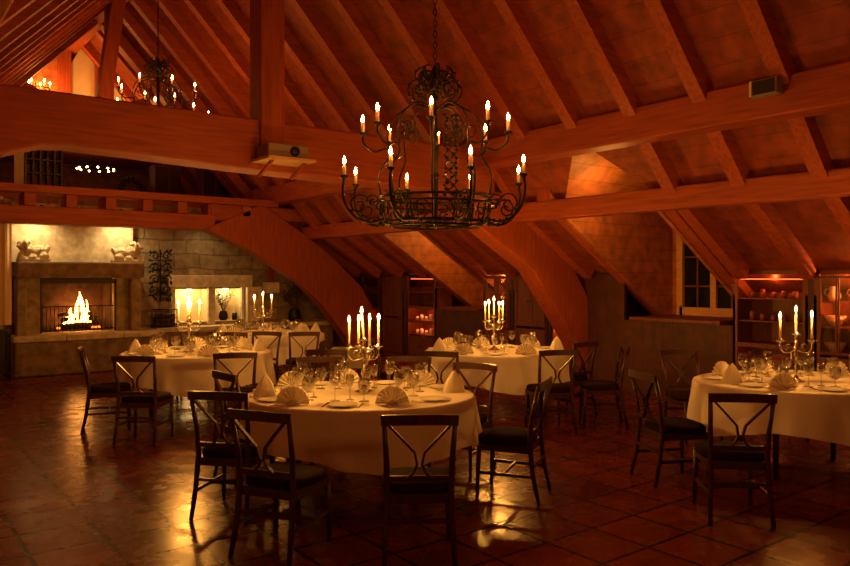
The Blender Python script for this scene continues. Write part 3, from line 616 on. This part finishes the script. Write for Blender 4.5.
# ------------------------------------------------------------------ chandeliers
def arc(p, q, sag, n=10, out=(0, 0, 0)):
    p, q, o = Vector(p), Vector(q), Vector(out); return [p.lerp(q, i/n)+Vector((0, 0, -sag*math.sin(PI*i/n)))+o*math.sin(PI*i/n) for i in range(n+1)]
def candle_parts(m_parent, c, hc=.09, rc=.014, bulbm=None):
    MB().lathe([(0, -.02), (.012, -.02), (.03, -.004), (.034, .006), (.026, .004), (.014, .0), (.014, .012), (0, .012)], c, 10).build('drip_cup', iron, m_parent)
    MB().lathe([(0, .0), (rc, .0), (rc, hc), (0, hc)], c, 8).build('candle_sleeve', wax, m_parent)
    MB().lathe([(.003, hc), (.011, hc+.012), (.0135, hc+.025), (.009, hc+.042), (.001, hc+.062)], c, 7).build('bulb', bulbm or bulb_m, m_parent)
def chandelier(loc, rz, zr, label, bulbm=None, detail=True):
    # origin at the lower basket ring centre; upper tier 8, lower tier 8
    t = thing('chandelier', loc, rz)
    z1, z2, zc = .31, .68, 1.05
    m = MB(); n = 24; k = 0; z = zc+.16
    while z < zr-.02:
        c = Vector((0, 0, z+.03)); a = (k % 2)*PI/2; ax = Vector((math.cos(a), math.sin(a), 0))
        m.tube([c+ax*(.014*math.cos(q*PI/4))+Vector((0, 0, .028*math.sin(q*PI/4))) for q in range(9)], .004, 5, False); z += .043; k += 1
    m.build('chain', iron, t)
    m = MB(); m.tube([(0, 0, -.06), (0, 0, zc+.16)], .012, 8)
    for s_ in (-.035, .035): m.tube([(s_, 0, .02), (s_, 0, .95)], .008, 6)
    for z in (.0, .35, .7, .95): m.ball((0, 0, z), .04, 10, 7, (1, 1, .6))
    m.lathe([(.002, zc+.17), (.03, zc+.12), (.02, zc+.06), (.055, zc), (.02, zc-.04)], n=10); m.build('stem', iron, t)
    m = MB()
    def ring(r, z, w=.012): m.tube([(r*math.cos(2*PI*i/32), r*math.sin(2*PI*i/32), z) for i in range(33)], w, 6, False)
    ring(.40, -.02, .014); ring(.43, .17, .011); ring(.46, .12, .009); ring(.36, -.05, .009)
    for i in range(16):
        a = 2*PI*i/16; c, s_ = math.cos(a), math.sin(a); m.tube([(.36*c, .36*s_, -.05), (.41*c, .41*s_, .02), (.43*c, .43*s_, .17)], .007, 5)
    for i in range(8):
        a = 2*PI*i/8; c, s_ = math.cos(a), math.sin(a); m.tube([(0, 0, 0), (.2*c, .2*s_, -.05), (.4*c, .4*s_, -.02)], .008, 5)
    m.build('basket', iron, t)
    m = MB()
    for i in range(16):
        a = 2*PI*(i+.5)/16; ax = Vector((-math.sin(a), math.cos(a), 0)); c = Vector((.43*math.cos(a), .43*math.sin(a), .06))
        m.tube(scroll(c, .07, 1.3, 0, 1, 14, ax), .0065, 5); m.ball(c+Vector((0, 0, -.09)), .018, 6, 4)
    m.build('scroll_band', iron, t)
    for i in range(8):                      # lower arms
        a = 2*PI*(i+.5)/8; d = Vector((math.cos(a), math.sin(a), 0)); e = d*.725+Vector((0, 0, z1))
        m = MB(); m.curve([d*.42+Vector((0, 0, .0)), d*.52+Vector((0, 0, -.03)), d*.63+Vector((0, 0, .0)), d*.71+Vector((0, 0, .09)), d*.735+Vector((0, 0, .2)), e-Vector((0, 0, .01))], .0105, 7)
        m.tube(scroll(d*.61+Vector((0, 0, .10)), .09, 1.4, PI, -1, 18, d), .0075, 6)
        m.tube(scroll(d*.50+Vector((0, 0, .13)), .055, 1.3, 0, 1, 14, d), .006, 6)
        for q, (u_, v_) in enumerate(((.45, -.01), (.49, -.02), (.54, -.027), (.59, -.012), (.67, .05))): m.ball(d*u_+Vector((0, 0, v_)), .017, 5, 4)
        o = m.build('candle_arm', iron, t); candle_parts(o, e, bulbm=bulbm)
    for i in range(8):                      # upper arms
        a = 2*PI*i/8; d = Vector((math.cos(a), math.sin(a), 0)); e = d*.57+Vector((0, 0, z2))
        m = MB(); m.curve([d*.42+Vector((0, 0, .15)), d*.44+Vector((0, 0, .35)), d*.36+Vector((0, 0, .50)), d*.39+Vector((0, 0, .56)), d*.48+Vector((0, 0, .54)), d*.56+Vector((0, 0, .60)), e-Vector((0, 0, .01))], .009, 7)
        m.curve([d*.02+Vector((0, 0, .86)), d*.15+Vector((0, 0, .90)), d*.30+Vector((0, 0, .82)), d*.37+Vector((0, 0, .68)), d*.36+Vector((0, 0, .52))], .008, 6)
        m.tube(scroll(d*.27+Vector((0, 0, .70)), .08, 1.5, PI/2, 1, 18, d), .006, 6)
        o = m.build('candle_arm', iron, t); candle_parts(o, e, bulbm=bulbm)
    m = MB(); R.seed(21)
    for i in range(8):                      # leafy crown
        a = 2*PI*(i+.3)/8; d = Vector((math.cos(a), math.sin(a), 0))
        for (q_, z_, r_, a0_, sg) in ((.13, 1.02, .10, -PI/2, 1), (.10, 1.12, .07, PI/2, -1)):
            sc_ = scroll(d*q_+Vector((0, 0, z_)), r_, 1.4, a0_, sg, 18, d); m.tube(sc_, .006, 5)
            for p in sc_[::2]: m.ball(p+Vector((R.uniform(-.01, .01), R.uniform(-.01, .01), 0)), R.uniform(.012, .021), 5, 4, (1, 1, .6))
    m.build('crown', iron, t)
    m = MB()
    for w_ in range(3):
        pts = [Vector((.10+.05*math.cos(q*.9+w_*2)+.02*w_, -.12-.05*math.sin(q*.9+w_*2), .18+q*.035)) for q in range(20)]; m.tube(pts, .006, 5)
        for p in pts: m.ball(p+Vector((R.uniform(-.012, .012), 0, R.uniform(-.01, .01))), R.uniform(.014, .024), 6, 4, (1, 1, .6))
    m.build('leaf_spray', iron, t)
    tag(t, label, 'chandelier'); return t
ZC = 5.80; cx, cy, _ = F((435-425)/FPX*ZC, ZC)
chandelier((cx, cy, 2.09), head(.06, 1)+PI/2, RZ_-.34-2.09, 'large black wrought iron chandelier hanging over the front table')
far_b = mat('far_bulb', (1, .8, .5), .4, emit=WARM, est=K_BULB*1.1)
chandelier((RX, 11.2, 3.70), head(.1, 1)+PI/2, RZ_-.34-3.70, 'wrought iron chandelier seen above the near tie beam', far_b)
def ring_chandelier(loc, r, nb, zr, label, bm, hc=.09, tall=True):
    t = thing('ring_chandelier', loc); m = MB(); m.tube([(r*math.cos(2*PI*i/24), r*math.sin(2*PI*i/24), 0) for i in range(25)], .012, 6, False)
    for i in range(3): a = 2*PI*i/3; m.tube([(r*math.cos(a), r*math.sin(a), 0), (0, 0, .5)], .005, 4)
    m.tube([(0, 0, .5), (0, 0, zr)], .006, 5); m.build('ring', iron, t)
    for i in range(nb):
        a = 2*PI*i/nb; c = Vector((r*math.cos(a), r*math.sin(a), .012))
        if tall: s_ = thing('candle', c); s_.parent = t; MB().lathe([(0, 0), (.014, 0), (.014, hc), (0, hc)], n=8).build('sleeve', wax, s_); MB().lathe([(.003, hc), (.016, hc+.02), (.014, hc+.04), (.001, hc+.07)], n=7).build('bulb', bm, s_)
        else: MB().ball(c, .022, 7, 5).build('bulb', bm, t)
    tag(t, label, 'chandelier')
x, y, z = PY(39, 86, 16.6); ring_chandelier((x, y, z-.05), .2, 5, roof(x)-z-.02, 'small candle chandelier at the upper left of the lit gable', far_b)
x, y, z = PY(96, 170, 16.5); ring_chandelier((x, y, z), .36, 11, .7, 'ring of tiny fairy bulbs inside the dark gallery', tiny_m, tall=False)
light('gallery_light', (3.1, 16.0, 5.3), (1, .42, .09), 44, size=.15)
light('gallery_light', (4.6, 16.2, 4.9), (1, .42, .09), 30, size=.15)
ring_chandelier((2.2, -1.2, 2.3), .35, 8, roof(2.2)-2.3-.02, 'unseen candle ring added behind the viewer to light the front tablecloths', far_b)  # added out-of-view fixture, brightens the front cloth skirts
light('cloth_fill_light', (2.2, -1.2, 2.38), WARM, 40, size=.25)  # added fill for the front tablecloths, placed at the unseen ring
# gallery furnishings
x, y, z = PY(132, 190, 16.0); m = MB(); R.seed(4)
for k in range(120): a = R.uniform(0, 2*PI); q = .24+R.uniform(-.05, .05); m.ball((q*math.cos(a), R.uniform(-.04, .04), q*math.sin(a)), R.uniform(.02, .04), 5, 4)
tag(m.build('wreath', leaf_m, loc=(x, y, 3.42)), 'round dark wreath standing on the gallery floor', 'wreath')
x0, x1, z0, z1 = face(26, 62, 158, 182, 16.0); t = thing('wine_rack', ((x0+x1)/2, 16.0, 3.12)); m = MB(); w = (x1-x0)/2; hh = z1-3.12+.2
for k in range(6): u = -w+2*w*k/5; m.box((u-.015, 0, 0), (u+.015, .25, hh))
for k in range(5): u = hh*k/4; m.box((-w, 0, u-.012 if k else 0), (w, .25, u+.012))
m.build('rack', chair_wood, t); tag(t, 'dark wooden rack on the gallery left of the fairy lights', 'rack')
x0, x1, z0, z1 = face(14, 24, 160, 184, 15.2); struct(MB().box((x0, 15.2, 3.12), (x1, 15.35, roof(x0)-.3)).build('post', plaster), 'pale post at the left end of the gallery', 'post')
for k, (px, lb) in enumerate([(168, 'dark cupboard on the gallery right of the wreath'), (215, 'second dark cupboard on the gallery, further right')]):
    x = PY(px, 180, 15.6)[0]; t = thing('cupboard', (x, 15.6, 3.12)); MB().box((-.28, 0, 0), (.28, .35, .85)).build('body', cab_wood, t, bevel=.01)
    for s_ in (-1, 1): d = MB().box((s_*.14-.125, -.02, .05), (s_*.14+.125, 0, .8)).build('door', chair_wood, t, bevel=.005)
    tag(t, lb, 'cupboard')

# ------------------------------------------------------------------ dormer lamps
def bracket_lamp(loc, power, label, col=(1, .46, .085)):
    t = thing('wall_lamp', loc); MB().lathe([(0, -.03), (.02, -.02), (.05, .0), (.055, .02), (.05, .02), (0, 0)], n=12).build('bracket', iron, t)
    MB().ball((0, 0, .045), .03, 8, 6).build('bulb', mat('dormer_bulb', (1, .7, .4), emit=(1, .4, .08), est=60), t); tag(t, label, 'lamp')
    light('dormer_light', (loc[0], loc[1], loc[2]+.13), col, power, size=.05)
bracket_lamp((7.60, 6.02, 2.50), 15, 'small warm lamp inside the near dormer behind the lower purlin')
bracket_lamp((8.7, 10.15, 2.40), 22, 'small warm lamp inside the far dormer behind the lower purlin')

# ------------------------------------------------------------------ chairs
def make_chair():
    t = thing('dining_chair', (0, 0, 0)); hb_ = .87; sw, sd, sh = .215, .205, .445
    m = MB(); n = 20; rings = []
    for (k, z) in ((.90, sh-.045), (1., sh-.03), (1., sh+.0), (.93, sh+.018), (.6, sh+.028)):
        rings.append([(k*sw*(abs(math.cos(a))**.55)*(1 if math.cos(a) > 0 else -1)*(1.0+.06*(math.sin(a))), k*sd*(abs(math.sin(a))**.55)*(1 if math.sin(a) > 0 else -1)+.01, z) for a in [2*PI*i/n for i in range(n)]])
    vs = [v for r in rings for v in r]; fs = [(i*n+k, i*n+(k+1) % n, (i+1)*n+(k+1) % n, (i+1)*n+k) for i in range(len(rings)-1) for k in range(n)]
    fs += [tuple(range(n-1, -1, -1)), tuple(range((len(rings)-1)*n, len(rings)*n))]; m.add(vs, fs, True); m.build('seat', seat_mat, t)
    m = MB()
    for s_ in (-1, 1): m.bar((s_*.19, -.19, .385), (s_*.185, .18, .385), .022, .055)
    m.bar((-.19, .185, .385), (.19, .185, .385), .022, .055); m.bar((-.18, -.19, .385), (.18, -.19, .385), .022, .055); m.build('seat_frame', chair_wood, t)
    for s_ in (-1, 1):
        MB().tube([(s_*.195, .195, 0), (s_*.19, .19, .2), (s_*.185, .18, .41)], [.013, .017, .019], 8).build('leg', chair_wood, t)
        MB().tube([(s_*.20, -.27, 0), (s_*.19, -.225, .2), (s_*.182, -.2, .44), (s_*.187, -.215, .62), (s_*.20, -.27, hb_-.02)], [.014, .018, .019, .017, .015], 8).build('leg', chair_wood, t)
    m = MB(); pr = [Vector((s, -.275-.03*(1-(s/.215)**2)*1.0, hb_-.025+.008*(1-(s/.215)**2))) for s in [(-.215+.43*i/10) for i in range(11)]]
    for a, b in zip(pr, pr[1:]): m.bar(a, b, .02, .058)
    m.build('top_rail', chair_wood, t)
    m = MB()
    for s_ in (-1, 1):
        pts = [(s_*.175, -.278, hb_-.05), (s_*.10, -.268, .74), (s_*.028, -.25, .66), (s_*.014, -.235, .59), (s_*.035, -.228, .54), (s_*.08, -.222, .50)]
        for a, b in zip(pts, pts[1:]): m.bar(a, b, .013, .024, (0, 1, 0))
    m.build('cross_splat', chair_wood, t)
    m = MB(); m.bar((-.185, -.214, .505), (.185, -.214, .505), .018, .032); m.build('lower_rail', chair_wood, t)
    m = MB()
    for s_ in (-1, 1): m.bar((s_*.192, -.225, .19), (s_*.19, .19, .19), .014, .022)
    m.bar((-.19, .0, .19), (.19, .0, .19), .014, .022); m.bar((-.19, -.232, .27), (.19, -.232, .27), .014, .022); m.build('stretcher', chair_wood, t)
    return t
chair0 = make_chair(); first = [True]
def put_chair(lat, Z, dl, dz, label):
    rz = head(dl, dz)
    if first[0]: c = chair0; c.location = F(lat, Z); c.rotation_euler.z = rz; first[0] = False
    else: c = dup(chair0, F(lat, Z), rz)
    tag(c, label, 'chair', 'cross-back dining chairs'); return c
# ------------------------------------------------------------------ tables
TA, TB, TH = .87, .72, .745
def table(lat, Z, where, seed, a=TA, b=TB):
    x, y, _ = F(lat, Z); rz = head(0, 1)
    t = thing('dining_table', (x, y, 0), rz)
    m = MB(); n = 40; m.prism([((a-.02)*math.cos(2*PI*i/n), (b-.02)*math.sin(2*PI*i/n)) for i in range(n)], 'z', TH-.035, TH-.004); m.build('tabletop', chair_wood, t)
    for sx in (-1, 1):
        for sy in (-1, 1): MB().tube([(sx*.42, sy*.34, 0), (sx*.42, sy*.34, TH-.035)], [.022, .028], 8).build('leg', chair_wood, t)
    tag(t, f'oval dining table hidden under the cloth, {where}', 'table')
    R.seed(seed); m = MB(); n = 160; rows = []; ph = R.uniform(0, 6); nf = 15
    prof = [(0.02, 0, 0), (.5, 0, 0), (.93, 0, 0), (.985, 0, 0), (1.004, -.006, 0), (1.012, -.022, .0), (1.02, -.08, .15), (1.03, -.16, .45), (1.045, -.26, .8), (1.06, -.37, 1.)]
    def amp(th): return .028*(.6*math.sin(nf*th+ph)+.4*math.sin((nf*2-7)*th+2*ph)+.35*math.sin(5*th+ph))
    for k, dz, w in prof:
        row = []
        for i in range(n):
            th = 2*PI*i/n; q = amp(th)*w; hem = .05*math.sin(4*th+.6)*(1 if k > 1.03 else .3)*w
            row.append(((a*k+q)*math.cos(th), (b*k+q)*math.sin(th), TH+.004+dz-hem*max(0, w)))
        rows.append(row)
    vs = [v for r in rows for v in r]; fs = [(i*n+k, i*n+(k+1) % n, (i+1)*n+(k+1) % n, (i+1)*n+k) for i in range(len(rows)-1) for k in range(n)]; fs.append(tuple(range(n)))
    m.add(vs, fs, True); o = m.build('tablecloth', linen, loc=(x, y, 0), rz=rz); tag(o, f'white tablecloth with hanging folds on the {where}', 'tablecloth')
    return (lat, Z)
TOP = TH+.006
# tableware prototypes
def flat_normals(o): return o
def fan_mesh():
    m = MB(); n = 22; vs = []; r0, r1 = .012, .125
    for side in (0, 1):
        for j, q in enumerate((r0, .5*r1, r1)):
            for i in range(n+1):
                th = PI*(-.04+1.08*i/n); z = q*math.sin(th)*1.0; zz = (.012 if i % 2 else -.012)*(q/r1); off = (.005 if side else -.005)
                vs.append((q*math.cos(th)*.95, zz+off-.0*q, max(.0, z)+.004))
    W_ = n+1; fs = []
    for side in (0, 1):
        b = side*3*W_
        for j in range(2):
            for i in range(n): f_ = (b+j*W_+i, b+j*W_+i+1, b+(j+1)*W_+i+1, b+(j+1)*W_+i); fs.append(f_ if side else f_[::-1])
    for i in range(n): fs.append((2*W_+i, 2*W_+i+1, 5*W_+i+1, 5*W_+i))
    m.add(vs, fs); 
    m.lathe([(0, 0), (.05, 0), (.035, .012), (.015, .03), (0, .032)], n=10); return m
def cone_mesh():
    m = MB(); n = 18; vs = []
    prof = [(.075, 0), (.066, .04), (.048, .09), (.025, .135), (.003, .165)]
    for r_, z in prof:
        for i in range(n): th = 2*PI*i/n; q = r_*(1+.14*math.cos(3*th)+(.05 if i % 2 else 0)); vs.append((q*math.cos(th)*1.15+.25*z*.3, q*math.sin(th)*.75, z))
    m.add(vs, [(i*n+k, i*n+(k+1) % n, (i+1)*n+(k+1) % n, (i+1)*n+k) for i in range(len(prof)-1) for k in range(n)]); return m
PROTO = {}
def proto_mesh(key, mb, m_):
    o = mb.build(key, m_); PROTO[key] = o.data; bpy.data.objects.remove(o); return o if False else None
proto_mesh('napkin_fan', fan_mesh(), napkin_m); proto_mesh('napkin_cone', cone_mesh(), napkin_m)
def glass_profile(s, bowl, h): # s stem height, bowl radius, total height
    return [(0, .0), (bowl*.9, .0), (bowl*.85, .004), (.006, .01), (.004, s*.5), (.005, s), (bowl*.6, s+.015), (bowl, s+(h-s)*.45), (bowl*.92, s+(h-s)*.8), (bowl*.82, h), (bowl*.80, h), (bowl*.9, s+(h-s)*.8), (bowl*.97, s+(h-s)*.45), (bowl*.55, s+.019), (0, s+.008)]
proto_mesh('wine_glass', MB().lathe(glass_profile(.10, .042, .215), n=16), glass_m)
proto_mesh('water_glass', MB().lathe(glass_profile(.055, .045, .165), n=16), glass_m)
proto_mesh('small_wine_glass', MB().lathe(glass_profile(.09, .033, .185), n=16), glass_m)
proto_mesh('plate', MB().lathe([(0, .003), (.055, .003), (.085, .012), (.105, .016), (.105, .013), (.06, 0), (0, 0)], n=24), china)
proto_mesh('fork', (lambda m: [m.bar((-.0, -.09, .004), (0, .03, .006), .008, .003), m.bar((0, .03, .006), (0, .05, .004), .022, .003)] + [m.bar((q, .05, .004), (q, .095, .006), .003, .003) for q in (-.009, -.003, .003, .009)] and m)(MB()), silver)
proto_mesh('knife', (lambda m: [m.bar((0, -.1, .005), (0, -.01, .005), .013, .006), m.bar((0, -.01, .005), (0, .11, .004), .018, .002)] and m)(MB()), silver)
def ware(key, name, x, y, z, rz, label, cat, group):
    o = bpy.data.objects.new(name, PROTO[key]); COL.objects.link(o); o.location = (x, y, z); o.rotation_euler.z = rz; return tag(o, label, cat, group)
NAP = [(-.70, -.12), (-.42, -.47), (.27, -.49), (.72, .08), (.47, .40), (-.16, .50), (-.58, .34)]
PLT = [(-.60, -.32), (-.07, -.54), (.56, -.30), (.62, .29), (.17, .52), (-.38, .47), (-.74, .10)]
SEAT = ['left end', 'front left', 'front right', 'right end', 'back right', 'back centre', 'back left']
CONE = {0: 1, 3: 1}
def lay(lat, Z, where, seed, cutlery=True, skip=()):
    R.seed(seed); rz0 = head(0, 1)
    for i, ((nx, ny), (px, py)) in enumerate(zip(NAP, PLT)):
        if i in skip: continue
        s = SEAT[i]; jit = lambda q=.012: R.uniform(-q, q)
        def at(u, v): p = F(lat+u, Z+v); return p[0], p[1]
        ang = math.atan2(ny/TB, nx/TA)      # outward
        face_ = rz0+R.uniform(-.35, .35)
        x, y = at(nx+jit(), ny+jit()); key = 'napkin_cone' if (i in CONE) else 'napkin_fan'
        if i in (6,) : face_ += .5
        ware(key, 'napkin', x, y, TOP, face_, f'{"pointed" if i in CONE else "fan"} folded white napkin, {s} place of the {where}', 'napkin', f'napkins on the {where}')
        x, y = at(px, py); ware('plate', 'plate', x, y, TOP, 0, f'white plate at the {s} place of the {where}', 'plate', f'plates on the {where}')
        out = rz0+math.atan2(py/TB, px/TA)-PI/2
        cs, sn = math.cos(ang), math.sin(ang)
        if cutlery:
            o2 = math.atan2(py/TB, px/TA); tx, ty = -math.sin(o2), math.cos(o2)
            for q, key in ((.125, 'fork'), (-.125, 'knife')):
                x, y = at(px+tx*q, py+ty*q); ware(key, key, x, y, TOP, rz0+o2+PI/2, f'silver {key} beside the plate at the {s} place of the {where}', key, f'cutlery on the {where}')
        g = math.atan2(py, px); k = .66
        for q, key, nm in ((-.13, 'wine_glass', 'tall wine glass'), (.0, 'small_wine_glass', 'slim wine glass'), (.13, 'water_glass', 'short water glass')):
            gx, gy = px*k, py*k; gl = math.hypot(gx, gy) or 1; tx, ty = -gy/gl, gx/gl
            kk = 1.0 if q else .82
            u, v = gx*kk+tx*q*.8+jit(), gy*kk+ty*q*.8+jit()
            if math.hypot(u, v) < .12: continue
            x, y = at(u, v); ware(key, 'wine_glass' if 'wine' in key else 'water_glass', x, y, TOP, 0, f'{nm} at the {s} place of the {where}', 'glass', f'glasses on the {where}')
# candelabra
def candelabrum(x, y, z, rz, narm, label, rr=.115, up=.35, cl=.205, tip=.0):
    t = thing('candelabrum', (x, y, z), rz)
    MB().lathe([(0, 0), (.072, 0), (.07, .008), (.045, .018), (.02, .035), (.012, .06), (.02, .085), (.011, .11), (.010, .2), (.018, .235), (.012, .26), (.022, .29), (.013, .31), (.011, up+.0), (0, up+.0)], n=16).build('stem', silver, t)
    def holder(par, c, tilt=0, cm=wax):
        MB().lathe([(0, -.03), (.008, -.03), (.012, -.015), (.036, -.002), (.038, .003), (.014, .001), (.015, .02), (.0, .02)], c, 12).build('drip_pan', silver, par)
        l = cl*R.uniform(.93, 1.05); top = Vector(c)+Vector((tilt, 0, l))
        MB().tube([c, top], [.0105, .009], 8).build('candle', wax, par)
        f_ = MB(); f_.tube([top+Vector((0, 0, .002)), top+Vector((0, 0, .012)), top+Vector((0, 0, .026)), top+Vector((0, 0, .048))], [.003, .0085, .0075, .001], 7); f_.build('flame', flame_m, par)
    R.seed(int(x*100)); 
    centre = MB().lathe([(.006, up), (.014, up+.02), (.008, up+.035), (.010, up+.05)], n=10).build('socket', silver, t); holder(centre, Vector((0, 0, up+.055)), tip)
    for k in range(narm):
        a = 2*PI*(k+.5)/narm if narm == 4 else PI*k
        d = Vector((math.cos(a), math.sin(a), 0)); e = d*rr+Vector((0, 0, up))
        m = MB(); m.curve([Vector((0, 0, .28)), d*rr*.35+Vector((0, 0, .255)), d*rr*.75+Vector((0, 0, .25)), d*rr*1.0+Vector((0, 0, .29)), e-Vector((0, 0, .025))], .0065, 7)
        m.tube(scroll(d*rr*.5+Vector((0, 0, .30)), .035, 1.2, -PI/2, 1, 12, d), .004, 5); o = m.build('arm', silver, t); holder(o, e)
    tag(t, label, 'candelabrum'); return t
T = {}
spec = [  # key, centre px, Z, label phrase, candelabrum px, arms
    ('near', 360, 5.66, 'front centre table', 364, 5.75, 4, 1),
    ('right', 806, 6.35, 'front right table', 796, 6.30, 2, 2),
    ('left', 197, 8.80, 'far left table near the fireplace', 189, 8.8, 4, 3),
    ('mid', 497, 8.95, 'far middle table', 494, 9.0, 4, 4),
    ('back', 268, 11.6, 'rearmost table', 263, 11.6, 2, 5)]
for key, px, Z, nm, cpx, cZ, arms, sd in spec:
    lat = (px-425)/FPX*Z; T[key] = (lat, Z); a = TA if key != 'right' else .93
    table(lat, Z, nm, sd, a)
    lay(lat, Z, nm, sd*7, cutlery=key in ('near', 'right'), skip=())
    cl_ = (cpx-425)/FPX*cZ; x, y, _ = F(cl_, cZ)
    candelabrum(x, y, TOP, head(0, 1)+(.0 if arms == 2 else -.35), arms, f'silver candelabrum with {["three","five"][arms == 4]} lit candles on the {nm}', rr=.122 if arms == 4 else .135, tip=-.02 if key == 'near' else 0)
# chairs round them
n1, r1, l1, m1, b1 = T['near'], T['right'], T['left'], T['mid'], T['back']
put_chair(-.85, 4.50, .38, .92, 'chair at the left front of the front table, seat turned right')
put_chair(-.04, 4.40, -.04, 1., 'chair with its back to the viewer, front right of front table')
put_chair(.64, 5.62, -.93, .36, 'chair at the right end of the front table facing left')
put_chair(.30, 6.30, -.5, -.86, 'chair behind the right end of the front table')
put_chair(-1.33, 5.22, .2, .98, 'dark chair at the left end of the front table, nearest the tiled aisle')
put_chair(-1.40, 6.12, .77, .64, 'chair at the left end of front table, behind the darkest chair')
put_chair(-.95, 6.78, .2, -1, 'chair behind the front table left of its candelabrum')
put_chair(-.18, 6.82, -.1, -1, 'chair behind the front table right of its candelabrum')
put_chair(-3.43, 8.05, .92, .39, 'chair left of the far left table, seen from the side')
put_chair(-2.80, 7.42, .05, 1, 'left of two chairs before the far left table')
put_chair(-1.98, 7.72, -.25, .97, 'right of two chairs before the far left table')
put_chair(-1.50, 8.9, -1, .0, 'chair at the right end of the far left table')
put_chair(-3.1, 9.95, .2, -1, 'chair behind the far left table, toward the hearth')
put_chair(-2.25, 10.0, -.2, -1, 'chair behind the far left table, toward the niches')
put_chair(.22, 7.86, .3, .95, 'left of two chairs before the far middle table')
put_chair(1.34, 8.0, -.2, .98, 'right of two chairs before the far middle table')
put_chair(1.95, 8.25, -1, .1, 'dark chair at the right end of the far middle table')
put_chair(-.35, 9.0, 1, 0, 'dark chair at the left end of the far middle table')
put_chair(1.72, 8.9, -.6, .8, 'dark chair in shadow behind the right end of the far middle table')
put_chair(-1.75, 10.5, -.3, 1, 'right chair before the rearmost table')
put_chair(-2.62, 10.45, .1, 1, 'left chair before the rearmost table')
put_chair(-1.25, 11.5, -1, 0, 'chair at the right end of the rearmost table')
put_chair(-1.03, 8.05, .0, 1, 'dark chair in shadow beside the pale side table')
put_chair(r1[0]-1.25, 6.02, .98, .2, 'dark chair left of the front right table, facing it')
put_chair(2.12, 5.14, .12, .99, 'chair with its back to the viewer at the front right table')
put_chair(r1[0]-.55, 7.5, .2, -1, 'chair behind the front right table, left of candelabrum')
put_chair(r1[0]+.35, 7.55, -.1, -1, 'chair behind the front right table, right of candelabrum')
# side table with pale cloth
Z = 9.0; lat = (349-425)/FPX*Z; x, y, _ = F(lat, Z); t = thing('side_table', (x, y, 0), head(0, 1))
MB().box((-.2, -.18, .70), (.2, .18, .76)).build('top', chair_wood, t)
for sx in (-1, 1):
    for sy in (-1, 1): MB().tube([(sx*.17, sy*.15, 0), (sx*.17, sy*.15, .70)], .016, 8).build('leg', chair_wood, t)
tag(t, 'small side table behind the front table candelabrum', 'table')
m = MB(); m.box((-.215, -.195, .55), (.215, -.19, .765)); m.box((-.215, .19, .55), (.215, .195, .765)); m.box((-.215, -.195, .762), (.215, .195, .768)); m.box((-.215, -.195, .55), (-.21, .195, .765)); m.box((.21, -.195, .55), (.215, .195, .765))
tag(m.build('table_runner', mat('sage_cloth', (.45, .42, .26), .9), loc=(x, y, 0), rz=head(0, 1)), 'pale greenish cloth over the small side table', 'tablecloth')
